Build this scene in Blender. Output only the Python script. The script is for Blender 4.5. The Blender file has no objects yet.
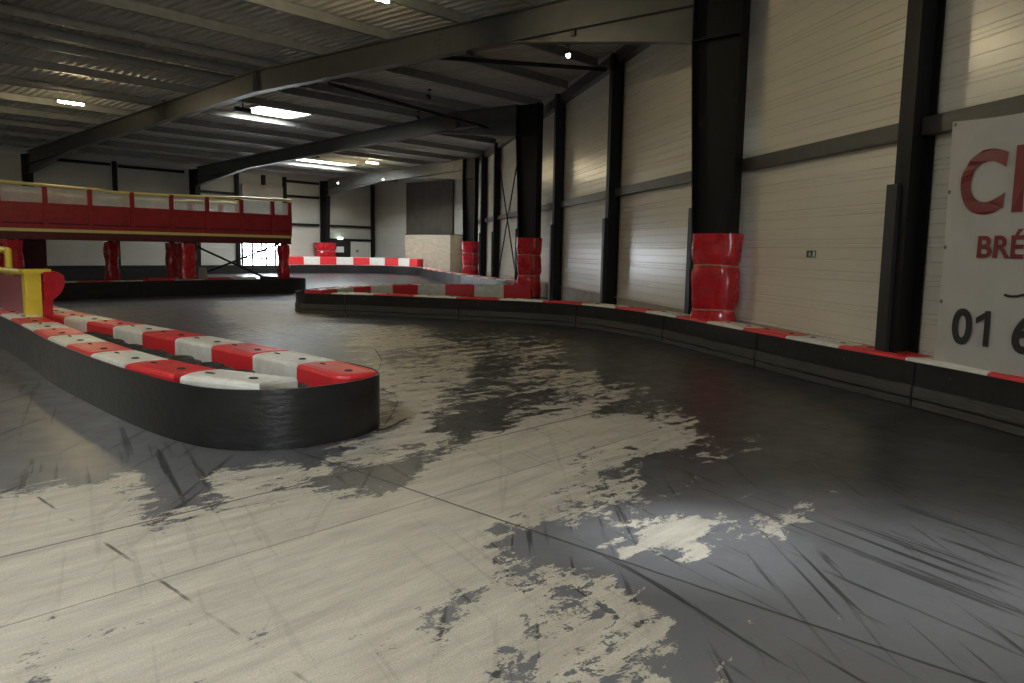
import bpy, bmesh, math, random
from mathutils import Vector, Matrix
random.seed(7)
C = bpy.context.scene.collection
PI = math.pi

# ---------------------------------------------------------------- helpers
def newbm(): return bmesh.new()

def box(bm, x0, x1, y0, y1, z0, z1, M=None):
    vs = [bm.verts.new((x, y, z)) for x in (x0, x1) for y in (y0, y1) for z in (z0, z1)]
    f = [(0, 1, 3, 2), (4, 6, 7, 5), (0, 4, 5, 1), (2, 3, 7, 6), (0, 2, 6, 4), (1, 5, 7, 3)]
    for q in f: bm.faces.new([vs[i] for i in q])
    if M is not None: bmesh.ops.transform(bm, matrix=M, verts=vs)
    return vs

def bevel(bm, w, seg=2, ang=0.5):
    es = [e for e in bm.edges if len(e.link_faces) == 2 and e.calc_face_angle(0) > ang]
    bmesh.ops.bevel(bm, geom=es, offset=w, segments=seg, profile=0.6, affect='EDGES', clamp_overlap=True)

def tube(bm, pts, r, n=8, cap=True):
    rings = []
    pts = [Vector(p) for p in pts]
    for i, p in enumerate(pts):
        a = pts[max(i-1, 0)]; b = pts[min(i+1, len(pts)-1)]
        t = (b-a).normalized()
        u = t.cross(Vector((0, 0, 1)))
        if u.length < 1e-3: u = t.cross(Vector((1, 0, 0)))
        u.normalize(); v = t.cross(u)
        rr = r[i] if isinstance(r, (list, tuple)) else r
        rings.append([bm.verts.new(p + u*rr*math.cos(2*PI*k/n) + v*rr*math.sin(2*PI*k/n)) for k in range(n)])
    for i in range(len(rings)-1):
        for k in range(n):
            bm.faces.new((rings[i][k], rings[i][(k+1) % n], rings[i+1][(k+1) % n], rings[i+1][k]))
    if cap:
        bm.faces.new(rings[0][::-1]); bm.faces.new(rings[-1])

def prism(bm, poly, z0, z1, M=None):
    a = [bm.verts.new((x, y, z0)) for x, y in poly]; b = [bm.verts.new((x, y, z1)) for x, y in poly]
    n = len(poly)
    bm.faces.new(a[::-1]); bm.faces.new(b)
    for i in range(n): bm.faces.new((a[i], a[(i+1) % n], b[(i+1) % n], b[i]))
    if M is not None: bmesh.ops.transform(bm, matrix=M, verts=a+b)
    return a+b

def lathe(bm, prof, n=24):
    rings = [[bm.verts.new((r*math.cos(2*PI*k/n), r*math.sin(2*PI*k/n), z)) for k in range(n)] for r, z in prof]
    for i in range(len(rings)-1):
        for k in range(n): bm.faces.new((rings[i][k], rings[i][(k+1) % n], rings[i+1][(k+1) % n], rings[i+1][k]))
    return rings

def obj(name, bm, m, parent=None, loc=(0, 0, 0), rz=0, smooth=False, label=None):
    bmesh.ops.recalc_face_normals(bm, faces=bm.faces[:])
    me = bpy.data.meshes.new(name); bm.to_mesh(me); bm.free()
    if m is not None: me.materials.append(m)
    if smooth:
        for p in me.polygons: p.use_smooth = True
        me.set_sharp_from_angle(angle=.7)
    o = bpy.data.objects.new(name, me); C.objects.link(o)
    o.location = loc; o.rotation_euler = (0, 0, rz)
    if parent: o.parent = parent
    if label: o['label'] = label
    return o

def tag(o, label=None, cat=None, group=None, kind=None):
    if label: o['label'] = label
    if cat: o['category'] = cat
    if group: o['group'] = group
    if kind: o['kind'] = kind
    return o

def thing(name, label, cat, loc=(0, 0, 0), rz=0, group=None):
    o = bpy.data.objects.new(name, None); C.objects.link(o)
    o.empty_display_size = .2
    o.location = loc; o.rotation_euler = (0, 0, rz)
    return tag(o, label, cat, group)

def struct(name, bm, m, **k):
    return tag(obj(name, bm, m, **k), kind='structure')

def copy_tree(o, parent=None):
    c = o.copy(); C.objects.link(c)
    if parent is not None: c.parent = parent
    for ch in list(o.children): copy_tree(ch, c)
    return c

ORD = ['first', 'second', 'third', 'fourth', 'fifth', 'sixth', 'seventh', 'eighth', 'ninth', 'tenth', 'eleventh', 'twelfth',
       'thirteenth', 'fourteenth', 'fifteenth', 'sixteenth', 'seventeenth', 'eighteenth', 'nineteenth', 'twentieth',
       'twenty-first', 'twenty-second', 'twenty-third', 'twenty-fourth', 'twenty-fifth', 'twenty-sixth', 'twenty-seventh', 'twenty-eighth']

# ---------------------------------------------------------------- materials
def mat(name, col, rough=.5, metal=0., noise=0., nscale=8., bump=0., bscale=30., spec=.5, emit=None, estr=0., coat=0., alpha=1., stretch=None, col2=None, trans=0.):
    m = bpy.data.materials.new(name); m.use_nodes = True
    nt = m.node_tree; N = nt.nodes; L = nt.links
    b = N['Principled BSDF']
    b.inputs['Base Color'].default_value = (*col, 1); b.inputs['Roughness'].default_value = rough
    b.inputs['Metallic'].default_value = metal; b.inputs['Specular IOR Level'].default_value = spec
    b.inputs['Coat Weight'].default_value = coat; b.inputs['Alpha'].default_value = alpha
    b.inputs['Transmission Weight'].default_value = trans
    if emit: b.inputs['Emission Color'].default_value = (*emit, 1); b.inputs['Emission Strength'].default_value = estr
    if noise or bump:
        tc = N.new('ShaderNodeTexCoord'); mp = N.new('ShaderNodeMapping'); L.new(tc.outputs['Object'], mp.inputs[0])
        if stretch: mp.inputs['Scale'].default_value = stretch
    if noise:
        nz = N.new('ShaderNodeTexNoise'); nz.inputs['Scale'].default_value = nscale; nz.inputs['Detail'].default_value = 6; nz.inputs['Roughness'].default_value = .65
        L.new(mp.outputs[0], nz.inputs['Vector'])
        r = N.new('ShaderNodeValToRGB'); r.color_ramp.elements[0].position = .35; r.color_ramp.elements[1].position = .68
        c2 = col2 if col2 else tuple(max(0, c*(1-noise)) for c in col)
        r.color_ramp.elements[0].color = (*c2, 1); r.color_ramp.elements[1].color = (*col, 1)
        L.new(nz.outputs[0], r.inputs[0]); L.new(r.outputs[0], b.inputs['Base Color'])
        ma = N.new('ShaderNodeMapRange'); ma.inputs[3].default_value = min(1, rough+.12); ma.inputs[4].default_value = max(0.05, rough-.08)
        L.new(nz.outputs[0], ma.inputs[0]); L.new(ma.outputs[0], b.inputs['Roughness'])
    if bump:
        nb = N.new('ShaderNodeTexNoise'); nb.inputs['Scale'].default_value = bscale; nb.inputs['Detail'].default_value = 3
        L.new(mp.outputs[0], nb.inputs['Vector'])
        bu = N.new('ShaderNodeBump'); bu.inputs['Strength'].default_value = bump; bu.inputs['Distance'].default_value = .02
        L.new(nb.outputs[0], bu.inputs['Height']); L.new(bu.outputs[0], b.inputs['Normal'])
    return m

M_column = mat('black column paint', (.010, .010, .010), .5, noise=.3, spec=.22)
M_rafter = mat('grey rafter paint', (.10, .10, .09), .45, noise=.2, nscale=3)
M_purlin = mat('galvanised purlin', (.26, .255, .23), .55, .0, noise=.25, nscale=4)
M_deck = mat('roof deck steel', (.66, .64, .58), .6, .0, noise=.2, nscale=2)
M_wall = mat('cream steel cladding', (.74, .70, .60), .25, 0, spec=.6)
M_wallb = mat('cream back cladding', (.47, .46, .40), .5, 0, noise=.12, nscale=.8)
M_plinth = mat('beige plinth paint', (.42, .38, .31), .6, noise=.2, nscale=3)
M_girt = mat('grey girt steel', (.07, .067, .058), .4, noise=.2)
M_rubber = mat('black belt rubber', (.013, .013, .013), .30, spec=.35, noise=.5, nscale=3, col2=(.022, .022, .021), bump=.25, bscale=9, stretch=(1, 1, 2.5))
M_scuff = mat('scuffed rubber rail', (.028, .027, .024), .42, noise=.6, nscale=5, col2=(.075, .07, .06), stretch=(.6, .6, 14), bump=.3, bscale=12)
M_gap = mat('black joint strip', (.006, .006, .006), .7)
M_red = mat('red plastic', (.78, .028, .036), .36, noise=.35, nscale=7, col2=(.66, .04, .045), bump=.12, bscale=14)
M_white = mat('white plastic', (.86, .84, .77), .42, noise=.3, nscale=6, col2=(.68, .66, .58), bump=.12, bscale=14)
M_hole = mat('dark peg socket', (.03, .02, .02), .6)
M_tire = mat('tyre rubber', (.018, .018, .018), .55, noise=.4, nscale=14, col2=(.035, .035, .033))
M_pad = mat('red tarpaulin', (.58, .012, .024), .25, noise=.3, nscale=4, bump=.5, bscale=5, coat=.3)
M_strap = mat('tan strap', (.42, .34, .2), .6)
M_bred = mat('bridge red paint', (.46, .03, .035), .38, noise=.3, nscale=3)
M_bdark = mat('bridge maroon steel', (.13, .016, .02), .5, noise=.3)
M_byel = mat('bridge yellow paint', (.85, .70, .22), .4, noise=.15, nscale=5, col2=(.78, .66, .26))
M_yel = mat('yellow tube paint', (.85, .66, .06), .35, noise=.15, nscale=6)
M_deckb = mat('bridge deck timber', (.045, .035, .03), .6, noise=.4)
M_plexi = mat('hazy perspex', (.80, .80, .76), .2, alpha=.5, noise=.5, nscale=2.5, col2=(.6, .6, .56))
M_plexired = mat('tinted guard sheet', (.42, .12, .14), .2, alpha=.8)
M_ply = mat('plywood', (.56, .47, .35), .6, noise=.25, nscale=3, stretch=(1, .6, 2))
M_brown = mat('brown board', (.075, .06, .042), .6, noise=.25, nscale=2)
M_beigeboard = mat('beige board', (.42, .39, .33), .6, noise=.15, nscale=2)
M_concrete = mat('grey concrete', (.32, .31, .28), .8, noise=.3, nscale=8)
M_black = mat('black metal', (.014, .014, .014), .5)
M_doorw = mat('white door paint', (.55, .54, .48), .45)
M_paper = mat('white sheet', (.75, .76, .74), .6)
M_tube = mat('fluorescent tube', (1, .9, .6), .4, emit=(1, .83, .50), estr=135)
M_housing = mat('lamp housing', (.5, .48, .4), .4)
M_sky = mat('skylight sheet', (.9, .95, 1), .4, emit=(.88, .95, 1), estr=20)
M_day = mat('daylight pane', (.9, .95, 1), .3, emit=(.85, .93, 1), estr=10)
M_day_added = mat('added daylight pane', (.9, .95, 1), .3, emit=(.88, .94, 1), estr=6)
M_led = mat('small light', (1, 1, 1), .4, emit=(.95, 1, 1), estr=6)
M_green = mat('exit green', (.015, .09, .05), .5)
M_exitw = mat('exit white', (.75, .8, .75), .5)
M_exitlit = mat('lit exit sign', (.8, 1, .85), .5, emit=(.75, 1, .85), estr=2.5)
M_banner = mat('banner vinyl', (.82, .80, .75), .38, noise=.1, nscale=2, spec=.5)
M_ink_r = mat('banner red ink', (.16, .012, .02), .4)
M_ink_k = mat('banner black ink', (.02, .02, .022), .4)
M_wire = mat('wire', (.03, .03, .03), .5)

WEAR_NEAR = """444444444000000000000000000000000000000000000000000000000000000000000000000
444444444000000000000000000000000000000000000000000000000000000000000000000
444444440000000000000000000000000000000000000000000000000000000000000000000
444444421000000000000000000000000000000000000000000000000000000000000000000
444444653210000000000000000000000100000000000000000000000000000000000000000
444447465532100000000000000000001100001100000000000000000000000000000000000
444488847564221000000000000000011000011000000000000000000000000000000000000
444888884665632210000000000000110000110000000000000000000000000000000000000
446888888457565322100000000001100001100000000000000000000000000000000000000
476888888844755642221000000011000011000000000000000000000000000000000000000
776788888884476466322221000110000110000000000000000000000000000000000000000
777688888888447754753232001100001100000000000000000000000000000000000000000
777588888888843676466441011000011000000000000000000000000000000000000000000
777678888888884367745664110000111010011000000000000000000000000000000000000
777668888888888434776457620001110124345431011100000000000000000000000000000
777758888888888844577746531011101234554444322211000000000000000000000000000
777757888888888885667765831113543344543212211110000000000000000000000000000
777766888888888887775653662135677655432111111000000000000000000000000000000
777775888888888875787653441256777664321111110000000000000000000000000000000
777775788888886576588754421124466653211111100000000000000000000000000000000
777776688888888678555775531113333432111111000011110000000000000000000000000
777776588888888888787766431112343332111112111111221100000000000000000000000
777777578888888889789866643234444334311112222233233210000000000000000000000
777777568888888899879988653446655544542111223444333442100000000000000000000
777777658877888999989999974566665555554211122244432233320000000000000000000
777777757877889999999999996467776666555532222333444211211000000000000000000
777777747888899999999999999778777666655554323455544331000000000000000000000
777777768888899999999999999989888877666555455567875421100000000000000000000
777777788888999999999999999999998889976666666778887753000000000000000000000
777777888889999999999999999999999999997666777888877766520000000000000000000
777778888899999999999999999999999999999867788999877666653100000000000000000
777788888999999999999999988899999999999998889999986665554310000000000000000
777888889999999999999999865788899999999999999999999755544431000000000000000
778888899999999999998998643256779999999999999999999865444333200000000000000
788888999999999999987887432222466999999999999999998766443333221000000000000
888889999999999799887676422111255698888899888999987665443332221100000000000
888899999999998567677665432112334457678888888889887654433333321110000000000
888999999999998435447655442234544555657767887777877654333333332100000000000
889999999999999533357866654345665565444555577766676655434433333210000000000
899999999999999743248777854356776667543333346666556555544444333331000000000
999999999999998762106678753447766677643222124665554555555445433333210000000
999999999999988773003557642144666567753211112345544455555555554333321000000
999999999999888765002444431023465556763211111224444444555555554433322100000
999999999998887766201332210002245555666222212222344444455555554443222210000
999999999988777666200221100011114344466633322222234444445555555443322222000
999999999887666555400110000111112324446664453222233444444555555533332222210
999999998876555325500000001111111112445676556323333444444445555554322222221
999999988765443213310000011111100000244677666533333344444444555555432222211
999999887654322101210000111111000000035567776553333444444444555555553222111
999998876543211000110001111110000000014557777655334444444445555555554321111
999988765432100000000011111100000000001555777765444444444455555555544431111
999887654321000000000111111000000000000255577775444444444455555555554333211
998876543210000000001111110000000000000035567777544444443345555555555333221
988765432100000000011111100000000000000014556777754554433334555555555432221
887654321000000000111111000000000000000001555677775555433333455555555443211
876543210000000001111110000000000000000000255577776555543333345555554444411
765432100000000011111100000000000000000000035557777655564333334555544444441
654321000000000111111000000000000000000000004556776666666433333345444444444
543210000000001111110000000000000000000000001555666666666643333334444444444
432100000000011111100000000000000000000000000255666666666664333333444444444
321000000001111111000000000000000000000000000036666666666666533333344444444
210000000011111110000000000000000000000000000004666666666666653333334444444
100000000111111100000000000000000000000000000001566666666666665333333444444
000000001111111000000000000000000000000000000000166666666666666533333344445
000000011111110000000000000000000000000000000000036666666656666653333334455
000000111111100000000000000000000000000000000000004655666555666666333333455
000001111111000000000000000000000000000000000000001555555555566666533334445
000011111100000000000000000000000000000000000000011255555555556666654444444
000111111000000000000000000000000000000000000000011135555555555666665444444
001111110000000000000000000000000000000000000000011124555555555566655544444
011111100000000000000000000000000000000000000000001222454455555555555544444
111111000000000000000000000000000000000000000000000222344445555555555554444
111110000000000000000000000000000000000000000000000122234444555555555555444
111100000000000000000000000000000000000000000000000022334444454455555555544
111000000000000000000000000000000000000000000000000003333444444445555555544"""
WEAR_FAR = """44400000000000000000000000000000000000000000000000
44300000000000000000000000000000000000000000000000
48762000000100000000000000000000000000000000000000
77875521001000000000000000000000000000000000000000
77887564011210000000000000000000000000000000000000
76888775245321000000000000000000000000000000000000
77788775234111110000000000000000000000000000000000
77688987465422331000000000000000000000000000000000
77789999887654651000000000000000000000000000000000
77899999999978876200000000000000000000000000000000
78999987359999985320000000000000000000000000000000
89998565245678874331000000000000000000000000000000
99998447366523555443100000000000000000000000000000
99997512024622244554310000000000000000000000000000
99974300111465334455321000000000000000000000000000
99731001100157544455531100000000000000000000000000
97310011000026754345541000000000000000000000000000
73000110000002676434443000000000000000000000000000
30001100000000466643444410000000000000000000000000
00011000000000156665345552111000000000000000000000
00110000000000025556544554311100000000000000000000
01100000000000013455544444431110000000000000000000
11000000000000002445554444432100000000000000000000
00000000000000001344554444432210000000000000000000
00000000000000000245565443333210000000000000000000
00000000000000121145666433333310000000000000000000
00000000000001233116666533322332000000000000000000
00000000000002333213556553222222100000000000000000
00000000000001333321455554222211110000000000000000
00000000000000333332244555321111000000000000000000
00000000000000133443234355421110000000000000000000
00000000000000023444333334431000000000000000000000
00000000000000012444433333331000000000000000000000
00000000000000001355534332322100000000000000000000
00000000000000001145554532222100000000000000000000
00000000000000000025665652221110000000000000000000
00000000000000000004666674211110000000000000000000
00000000000000000012677776321100000000000000000000
00000000000000000011677777431000000000000000000000
00000000000000000002377777633000000000000000000000
00000000000000000002267777753200000000000000000000
00000000000000000000247777774210000000000000000000
00000000000000000000237777776310000000000000000000
00000000000000000000136777777521000000000000000000
00000000000000000000024777776651000000000000000000
00000000000000000000013677766663000000000000000000
00000000000000000000002476666666100000000000000000
00000000000000000000001366666666510000000000000000
00000000000000000000000236666666640000000000000000
00000000000000000000000125666666661000000000000000
00000000000000000000000023666666510000000000000000
00000000000000000000000012566663000000000000000000
00000000000000000000000002366510000000000000000000
00000000000000000000000001243000000000000000000000
00000000000000000000000000100000000000000000000000
00000000000000000000000000000000000000000000000000
00000000000000000000000000000000000000000000000000
00000000000000000000000000000000000000000000000000
00000000000000000000000000000000000000000000000000
00000000000000000000000000000000000000000000000000
00000000000000000000000000000000000000000000000000
00000000000000000000000000000000000000000000000000
00000000000000000000000000000000000000000000000000
00000000000000000000000000000000000000000000000000
00000000000000000000000000000000000000000000000000
00000000000000000000000000000000000000000000000000
00000000000000000000000000000000000000000000000000
00000000000000000000000000000000000000000000000000
00000000000000000000000000000000000000000000000000
00000000000000000000000000000000000000000000000000"""


def bil(tab, x, y, d):
    fx, fy = x/d, y/d
    i, j = int(math.floor(fx)), int(math.floor(fy)); tx, ty = fx-i, fy-j
    def g(a, b):
        b = min(max(b, 0), len(tab)-1); a = min(max(a, 0), len(tab[0])-1); return int(tab[b][a])
    return (g(i, j)*(1-tx)+g(i+1, j)*tx)*(1-ty)+(g(i, j+1)*(1-tx)+g(i+1, j+1)*tx)*ty
TN = WEAR_NEAR.split('\n'); TF = WEAR_FAR.split('\n')
def wear(x, y):
    if 0 <= x <= 8.7 and 0 <= y <= 8.7: return bil(TN, x, y, .12)/9
    if 0 <= x <= 19 and 0 <= y <= 27: return bil(TF, x, y, .4)/9
    return .1 if y > 0 else .45

# ---------------------------------------------------------------- floor
MR1, MR2 = -1.25, -.75
def floor_material():
    m = bpy.data.materials.new('worn painted concrete'); m.use_nodes = True
    nt = m.node_tree; N = nt.nodes; L = nt.links; b = N['Principled BSDF']
    tc = N.new('ShaderNodeTexCoord'); at = N.new('ShaderNodeAttribute'); at.attribute_name = 'wear'
    def mapping(scale, rz=0, loc=(0, 0, 0)):
        r = N.new('ShaderNodeMapping'); r.inputs['Rotation'].default_value = (0, 0, rz); L.new(tc.outputs['Object'], r.inputs[0])
        mp = N.new('ShaderNodeMapping'); mp.inputs['Scale'].default_value = scale; mp.inputs['Location'].default_value = loc
        L.new(r.outputs[0], mp.inputs[0]); return mp.outputs[0]
    def noise(vec, s, det=6, ro=.6, dist=0):
        n = N.new('ShaderNodeTexNoise'); n.inputs['Scale'].default_value = s; n.inputs['Detail'].default_value = det
        n.inputs['Roughness'].default_value = ro; n.inputs['Distortion'].default_value = dist; L.new(vec, n.inputs['Vector']); return n.outputs[0]
    def mth(op, a, c=None, cl=False, d=None):
        n = N.new('ShaderNodeMath'); n.operation = op; n.use_clamp = cl
        for i, v in enumerate((a, c, d)):
            if v is None: continue
            if isinstance(v, (int, float)): n.inputs[i].default_value = v
            else: L.new(v, n.inputs[i])
        return n.outputs[0]
    def rng(v, a0, a1, b0=0., b1=1.):
        n = N.new('ShaderNodeMapRange'); n.clamp = True
        for i, q in enumerate((a0, a1, b0, b1)): n.inputs[i+1].default_value = q
        L.new(v, n.inputs[0]); return n.outputs[0]
    def mix(f, a, c, bt='MIX'):
        n = N.new('ShaderNodeMix'); n.data_type = 'RGBA'; n.blend_type = bt
        if isinstance(f, (int, float)): n.inputs[0].default_value = f
        else: L.new(f, n.inputs[0])
        for idx, v in ((6, a), (7, c)):
            if isinstance(v, tuple): n.inputs[idx].default_value = (*v, 1)
            else: L.new(v, n.inputs[idx])
        return n.outputs[2]
    streak = noise(mapping((.55, 2.6, 1), .06), 2.0, 10, .70, .4)
    blob = noise(mapping((1, 1.35, 1)), 5.6, 9, .72, .6)
    grain = noise(mapping((1, 1, 1)), 70, 2, .5)
    fine = noise(mapping((.8, 1.3, 1), .1), 17, 6, .7, .4)
    n1 = mth('ADD', mth('ADD', mth('MULTIPLY', streak, .40), mth('MULTIPLY', blob, .43)), mth('MULTIPLY', fine, .16))
    n1 = mth('ADD', n1, mth('MULTIPLY', mth('SUBTRACT', grain, .5), .10))
    thr = mth('SUBTRACT', mth('ADD', mth('MULTIPLY', mth('SUBTRACT', n1, .5), 5.4), mth('MULTIPLY', mth('SUBTRACT', at.outputs['Fac'], .5), 1.35)), 0.)
    worn = rng(thr, -.045, .045)                                 # 1 = bare beige concrete
    # tyre marks: thin dark streaks, two directions
    def marks(rz, sx, sy, s, lo, hi):
        v = noise(mapping((sx, sy, 1), rz), s, 5, .55, .4); return rng(v, lo, hi)
    mk = mth('MAXIMUM', marks(MR1, .30, 6.5, 1.9, .59, .64), marks(MR2, .34, 8.5, 1.6, .60, .65))
    mk = mth('MAXIMUM', mk, mth('MULTIPLY', marks(.05, .25, 8, 1.6, .66, .71), .6))
    # crisp arcs of rubber
    sep = N.new('ShaderNodeSeparateXYZ'); L.new(tc.outputs['Object'], sep.inputs[0])
    def line(axis, pos, w):
        d = mth('ABSOLUTE', mth('SUBTRACT', mth('ADD', sep.outputs[axis], mth('MULTIPLY', mth('SUBTRACT', blob, .5), .02)), pos)); return rng(d, w*.5, w, 1., 0.)
    jn = line(0, 3.26, .012)
    jn = mth('MAXIMUM', jn, line(1, 4.43, .011))
    jn = mth('MAXIMUM', jn, mth('MULTIPLY', line(1, 3.6, .007), .7))
    jn = mth('MAXIMUM', jn, line(0, 11.26, .014)); jn = mth('MAXIMUM', jn, line(1, 12.43, .014))
    crack = mth('MULTIPLY', line(0, 1.5, .012), rng(noise(mapping((1, 1, 1)), 1.3, 3), .5, .56)); jn = mth('MAXIMUM', jn, crack)
    lo = noise(mapping((.3, .8, 1)), .9, 4, .55)
    tone = noise(mapping((.5, 2.6, 1)), 3, 8, .7)
    beige = mix(rng(tone, .35, .68), (.42, .38, .305), (.66, .605, .49))
    speck = rng(noise(mapping((1, 1, 1)), 120, 3, .7), .40, .60)
    beige = mix(mth('MULTIPLY', speck, .5), beige, (.30, .275, .24))
    dust_and_light = rng(noise(mapping((.8, 1.4, 1), .2), 1.1, 7, .6), .30, .70)
    at2 = N.new('ShaderNodeAttribute'); at2.attribute_name = 'dust_and_light'  # paler patches: dust plus light pool brightness put into the paint
    dsum = mth('ADD', mth('MULTIPLY', dust_and_light, .2), mth('MULTIPLY', at2.outputs['Fac'], .8), True)
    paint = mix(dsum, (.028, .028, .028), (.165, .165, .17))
    paint = mix(mth('MULTIPLY', mk, .75), paint, (.02, .02, .02))
    beige = mix(mth('MULTIPLY', mk, .14), beige, (.07, .065, .06))
    col = mix(worn, paint, beige)
    col = mix(mth('MULTIPLY', jn, .8), col, (.035, .03, .025))
    L.new(col, b.inputs['Base Color'])
    rp = rng(noise(mapping((1, 1, 1)), 4, 6, .6), .3, .7, .30, .44)
    rb = rng(tone, .3, .7, .60, .48)
    rr = N.new('ShaderNodeMix'); rr.data_type = 'FLOAT'; L.new(worn, rr.inputs[0]); L.new(rp, rr.inputs[2]); L.new(rb, rr.inputs[3])
    L.new(rr.outputs[0], b.inputs['Roughness'])
    b.inputs['Specular IOR Level'].default_value = .5
    bu = N.new('ShaderNodeBump'); bu.inputs['Strength'].default_value = .35; bu.inputs['Distance'].default_value = .006
    h = mth('SUBTRACT', mth('SUBTRACT', mth('MULTIPLY', grain, .25), mth('MULTIPLY', worn, .5)), jn)
    L.new(h, bu.inputs['Height']); L.new(bu.outputs[0], b.inputs['Normal'])
    return m

def frange(a, b, d):
    n = int(round((b-a)/d)); return [a+(b-a)*i/n for i in range(n+1)]
DUST_AND_LIGHT = [(2.6, 2.6, 1.7, 1.0), (1.2, 9.0, 3.0, 1.0), (1.0, 6.0, 2.2, 1.), (3.7, 1.1, 1.3, .8), (10, 24, 5, .7), (14, 27, 6, .8), (8, 18, 5, .5), (6.6, 12, 3, .35), (3, .5, 2, .9), (6, 8, 2, .25)]  # patches of paler paint: dust, and brightness painted in for light pools
def dust_and_light_at(x, y):
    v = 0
    for cx, cy, r, a in DUST_AND_LIGHT: v += a*math.exp(-((x-cx)**2+(y-cy)**2)/(r*r))
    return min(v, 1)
def build_floor():
    xs = frange(-13, 0, 1.) + frange(0, 8.76, .12)[1:] + frange(8.76, 20, .4)[1:] + frange(20, 34, 2)[1:]
    ys = frange(-9, 0, 1.) + frange(0, 8.76, .12)[1:] + frange(8.76, 27.2, .4)[1:] + frange(27.2, 42.6, 2)[1:]
    bm = newbm(); la = bm.verts.layers.float.new('wear'); ld = bm.verts.layers.float.new('dust_and_light')
    g = []
    for y in ys:
        r = []
        for x in xs:
            v = bm.verts.new((x, y, 0)); v[la] = wear(x, y); v[ld] = dust_and_light_at(x, y); r.append(v)
        g.append(r)
    for j in range(len(ys)-1):
        for i in range(len(xs)-1): bm.faces.new((g[j][i], g[j][i+1], g[j+1][i+1], g[j+1][i]))
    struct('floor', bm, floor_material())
build_floor()

# ---------------------------------------------------------------- wall frame (oblique side wall)
TH = math.radians(53.3)
W = Vector((math.cos(TH), math.sin(TH), 0)); NN = Vector((W.y, -W.x, 0)); WOFF = 6.32
def WP(s, o, z=0): return W*s + NN*(WOFF-o) + Vector((0, 0, z))     # s along, o = into the room
def wall_x(y, o=0): return (WOFF-o+.5976*y)/.8018
RIDGE = 20.8
def ztop(y): return 6.53 - (.019*(RIDGE-y) if y < RIDGE else .039*(y-RIDGE))   # top of rafters
def zdeck(y): return ztop(y)+.27
YB = 42.0; XG = 32.6; XL = -13; YF = -9

def groove_profile(z0, z1, base=2.617, per=.43):
    gs = []
    k = int((z0-base)/per)-1
    while base+k*per < z1+per:
        for d, w, dp in ((-.056, .012, .010), (0, .008, .008), (.06, .012, .010), (.215, .009, .007)): gs.append((base+k*per+d, w, dp))
        k += 1
    gs = sorted(g for g in gs if z0+.02 < g[0] < z1-.02)
    pr = [(0, z0)]
    for z, w, dp in gs: pr += [(0, z-w), (-dp, z-w*.45), (-dp, z+w*.45), (0, z+w)]
    pr.append((0, z1)); return pr

def clad(name, p0, p1, inward, z0, z1f, m, bump=True):
    """cladding between two floor points; z1f gives the top height at each end"""
    p0, p1 = Vector(p0), Vector(p1); bm = newbm()
    top = max(z1f)
    pr = groove_profile(z0, top)
    inn = Vector(inward)
    A_, B_ = [], []
    for off, z in pr:
        za, zb = min(z, z1f[0]), min(z, z1f[1])
        A_.append(bm.verts.new(p0+inn*off+Vector((0, 0, za)))); B_.append(bm.verts.new(p1+inn*off+Vector((0, 0, zb))))
    for i in range(len(pr)-1): bm.faces.new((A_[i], B_[i], B_[i+1], A_[i+1]))
    # back side for thickness
    q = [bm.verts.new(p - inn*.12 + Vector((0, 0, z))) for p, z in ((p0, z0), (p1, z0), (p1, z1f[1]), (p0, z1f[0]))]
    bm.faces.new(q)
    return struct(name, bm, m)

s0, s1 = -6.2, 46.6
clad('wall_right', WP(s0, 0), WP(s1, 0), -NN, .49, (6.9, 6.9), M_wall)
bm = newbm()
Mw = Matrix.Translation(WP(0, 0)) @ Matrix.Rotation(TH, 4, 'Z')
box(bm, s0, s1, -.12, .03, 0, .46, Mw)
box(bm, s0, s1, -.12, .05, .46, .49, Mw)
struct('baseboard_right', bm, M_plinth)
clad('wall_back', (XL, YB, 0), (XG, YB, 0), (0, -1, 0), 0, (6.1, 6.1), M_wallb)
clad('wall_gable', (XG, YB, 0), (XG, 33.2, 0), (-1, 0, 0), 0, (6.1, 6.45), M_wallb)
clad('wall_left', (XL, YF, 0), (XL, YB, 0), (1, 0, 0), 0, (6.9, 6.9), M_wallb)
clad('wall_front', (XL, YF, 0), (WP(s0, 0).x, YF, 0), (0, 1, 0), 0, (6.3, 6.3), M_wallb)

# roof deck: ribbed sheet, with openings for the skylights
SKY = [(14.4, 17.0, 25.2, 27.1, 'skylight by the ridge in the middle bay'), (23.4, 26.6, 34.9, 36.9, 'skylight beyond the second frame')]
SKY = [(14.8, 16.95, 25.6, 27.2), (23.2, 26.6, 34.9, 36.8), (-1.9, .3, 25.15, 27.0), (-4.2, -1.9, 2.5, 4.4)]  # last two are unseen and added to bring in daylight
def build_deck():
    bm = newbm(); per = .25
    ycuts = sorted(set([-9.2, RIDGE, 42.2] + [q for s in SKY for q in s[2:4]]))
    x = XL-.2
    while x < 34.2:
        prof = [(x, 0), (x+.10, 0), (x+.125, .05), (x+.225, .05), (x+.25, 0)]
        for a, b2 in zip(prof, prof[1:]):
            for ya, yb in zip(ycuts, ycuts[1:]):
                if any(s[0] <= a[0] < s[1] and s[2] <= ya < s[3] for s in SKY): continue
                vs = [bm.verts.new((a[0], ya, zdeck(ya)+a[1])), bm.verts.new((b2[0], ya, zdeck(ya)+b2[1])),
                      bm.verts.new((b2[0], yb, zdeck(yb)+b2[1])), bm.verts.new((a[0], yb, zdeck(yb)+a[1]))]
                bm.faces.new(vs)
        x += per
    struct('ceiling', bm, M_deck)
build_deck()
SKL = ['square daylight dome in the roof between the first and second steel frames', 'long daylight panel in the roof just in front of the third frame',
       'added unseen daylight dome in the roof of the bay behind the near beam', 'added unseen daylight panel in the roof above the camera side']
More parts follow.
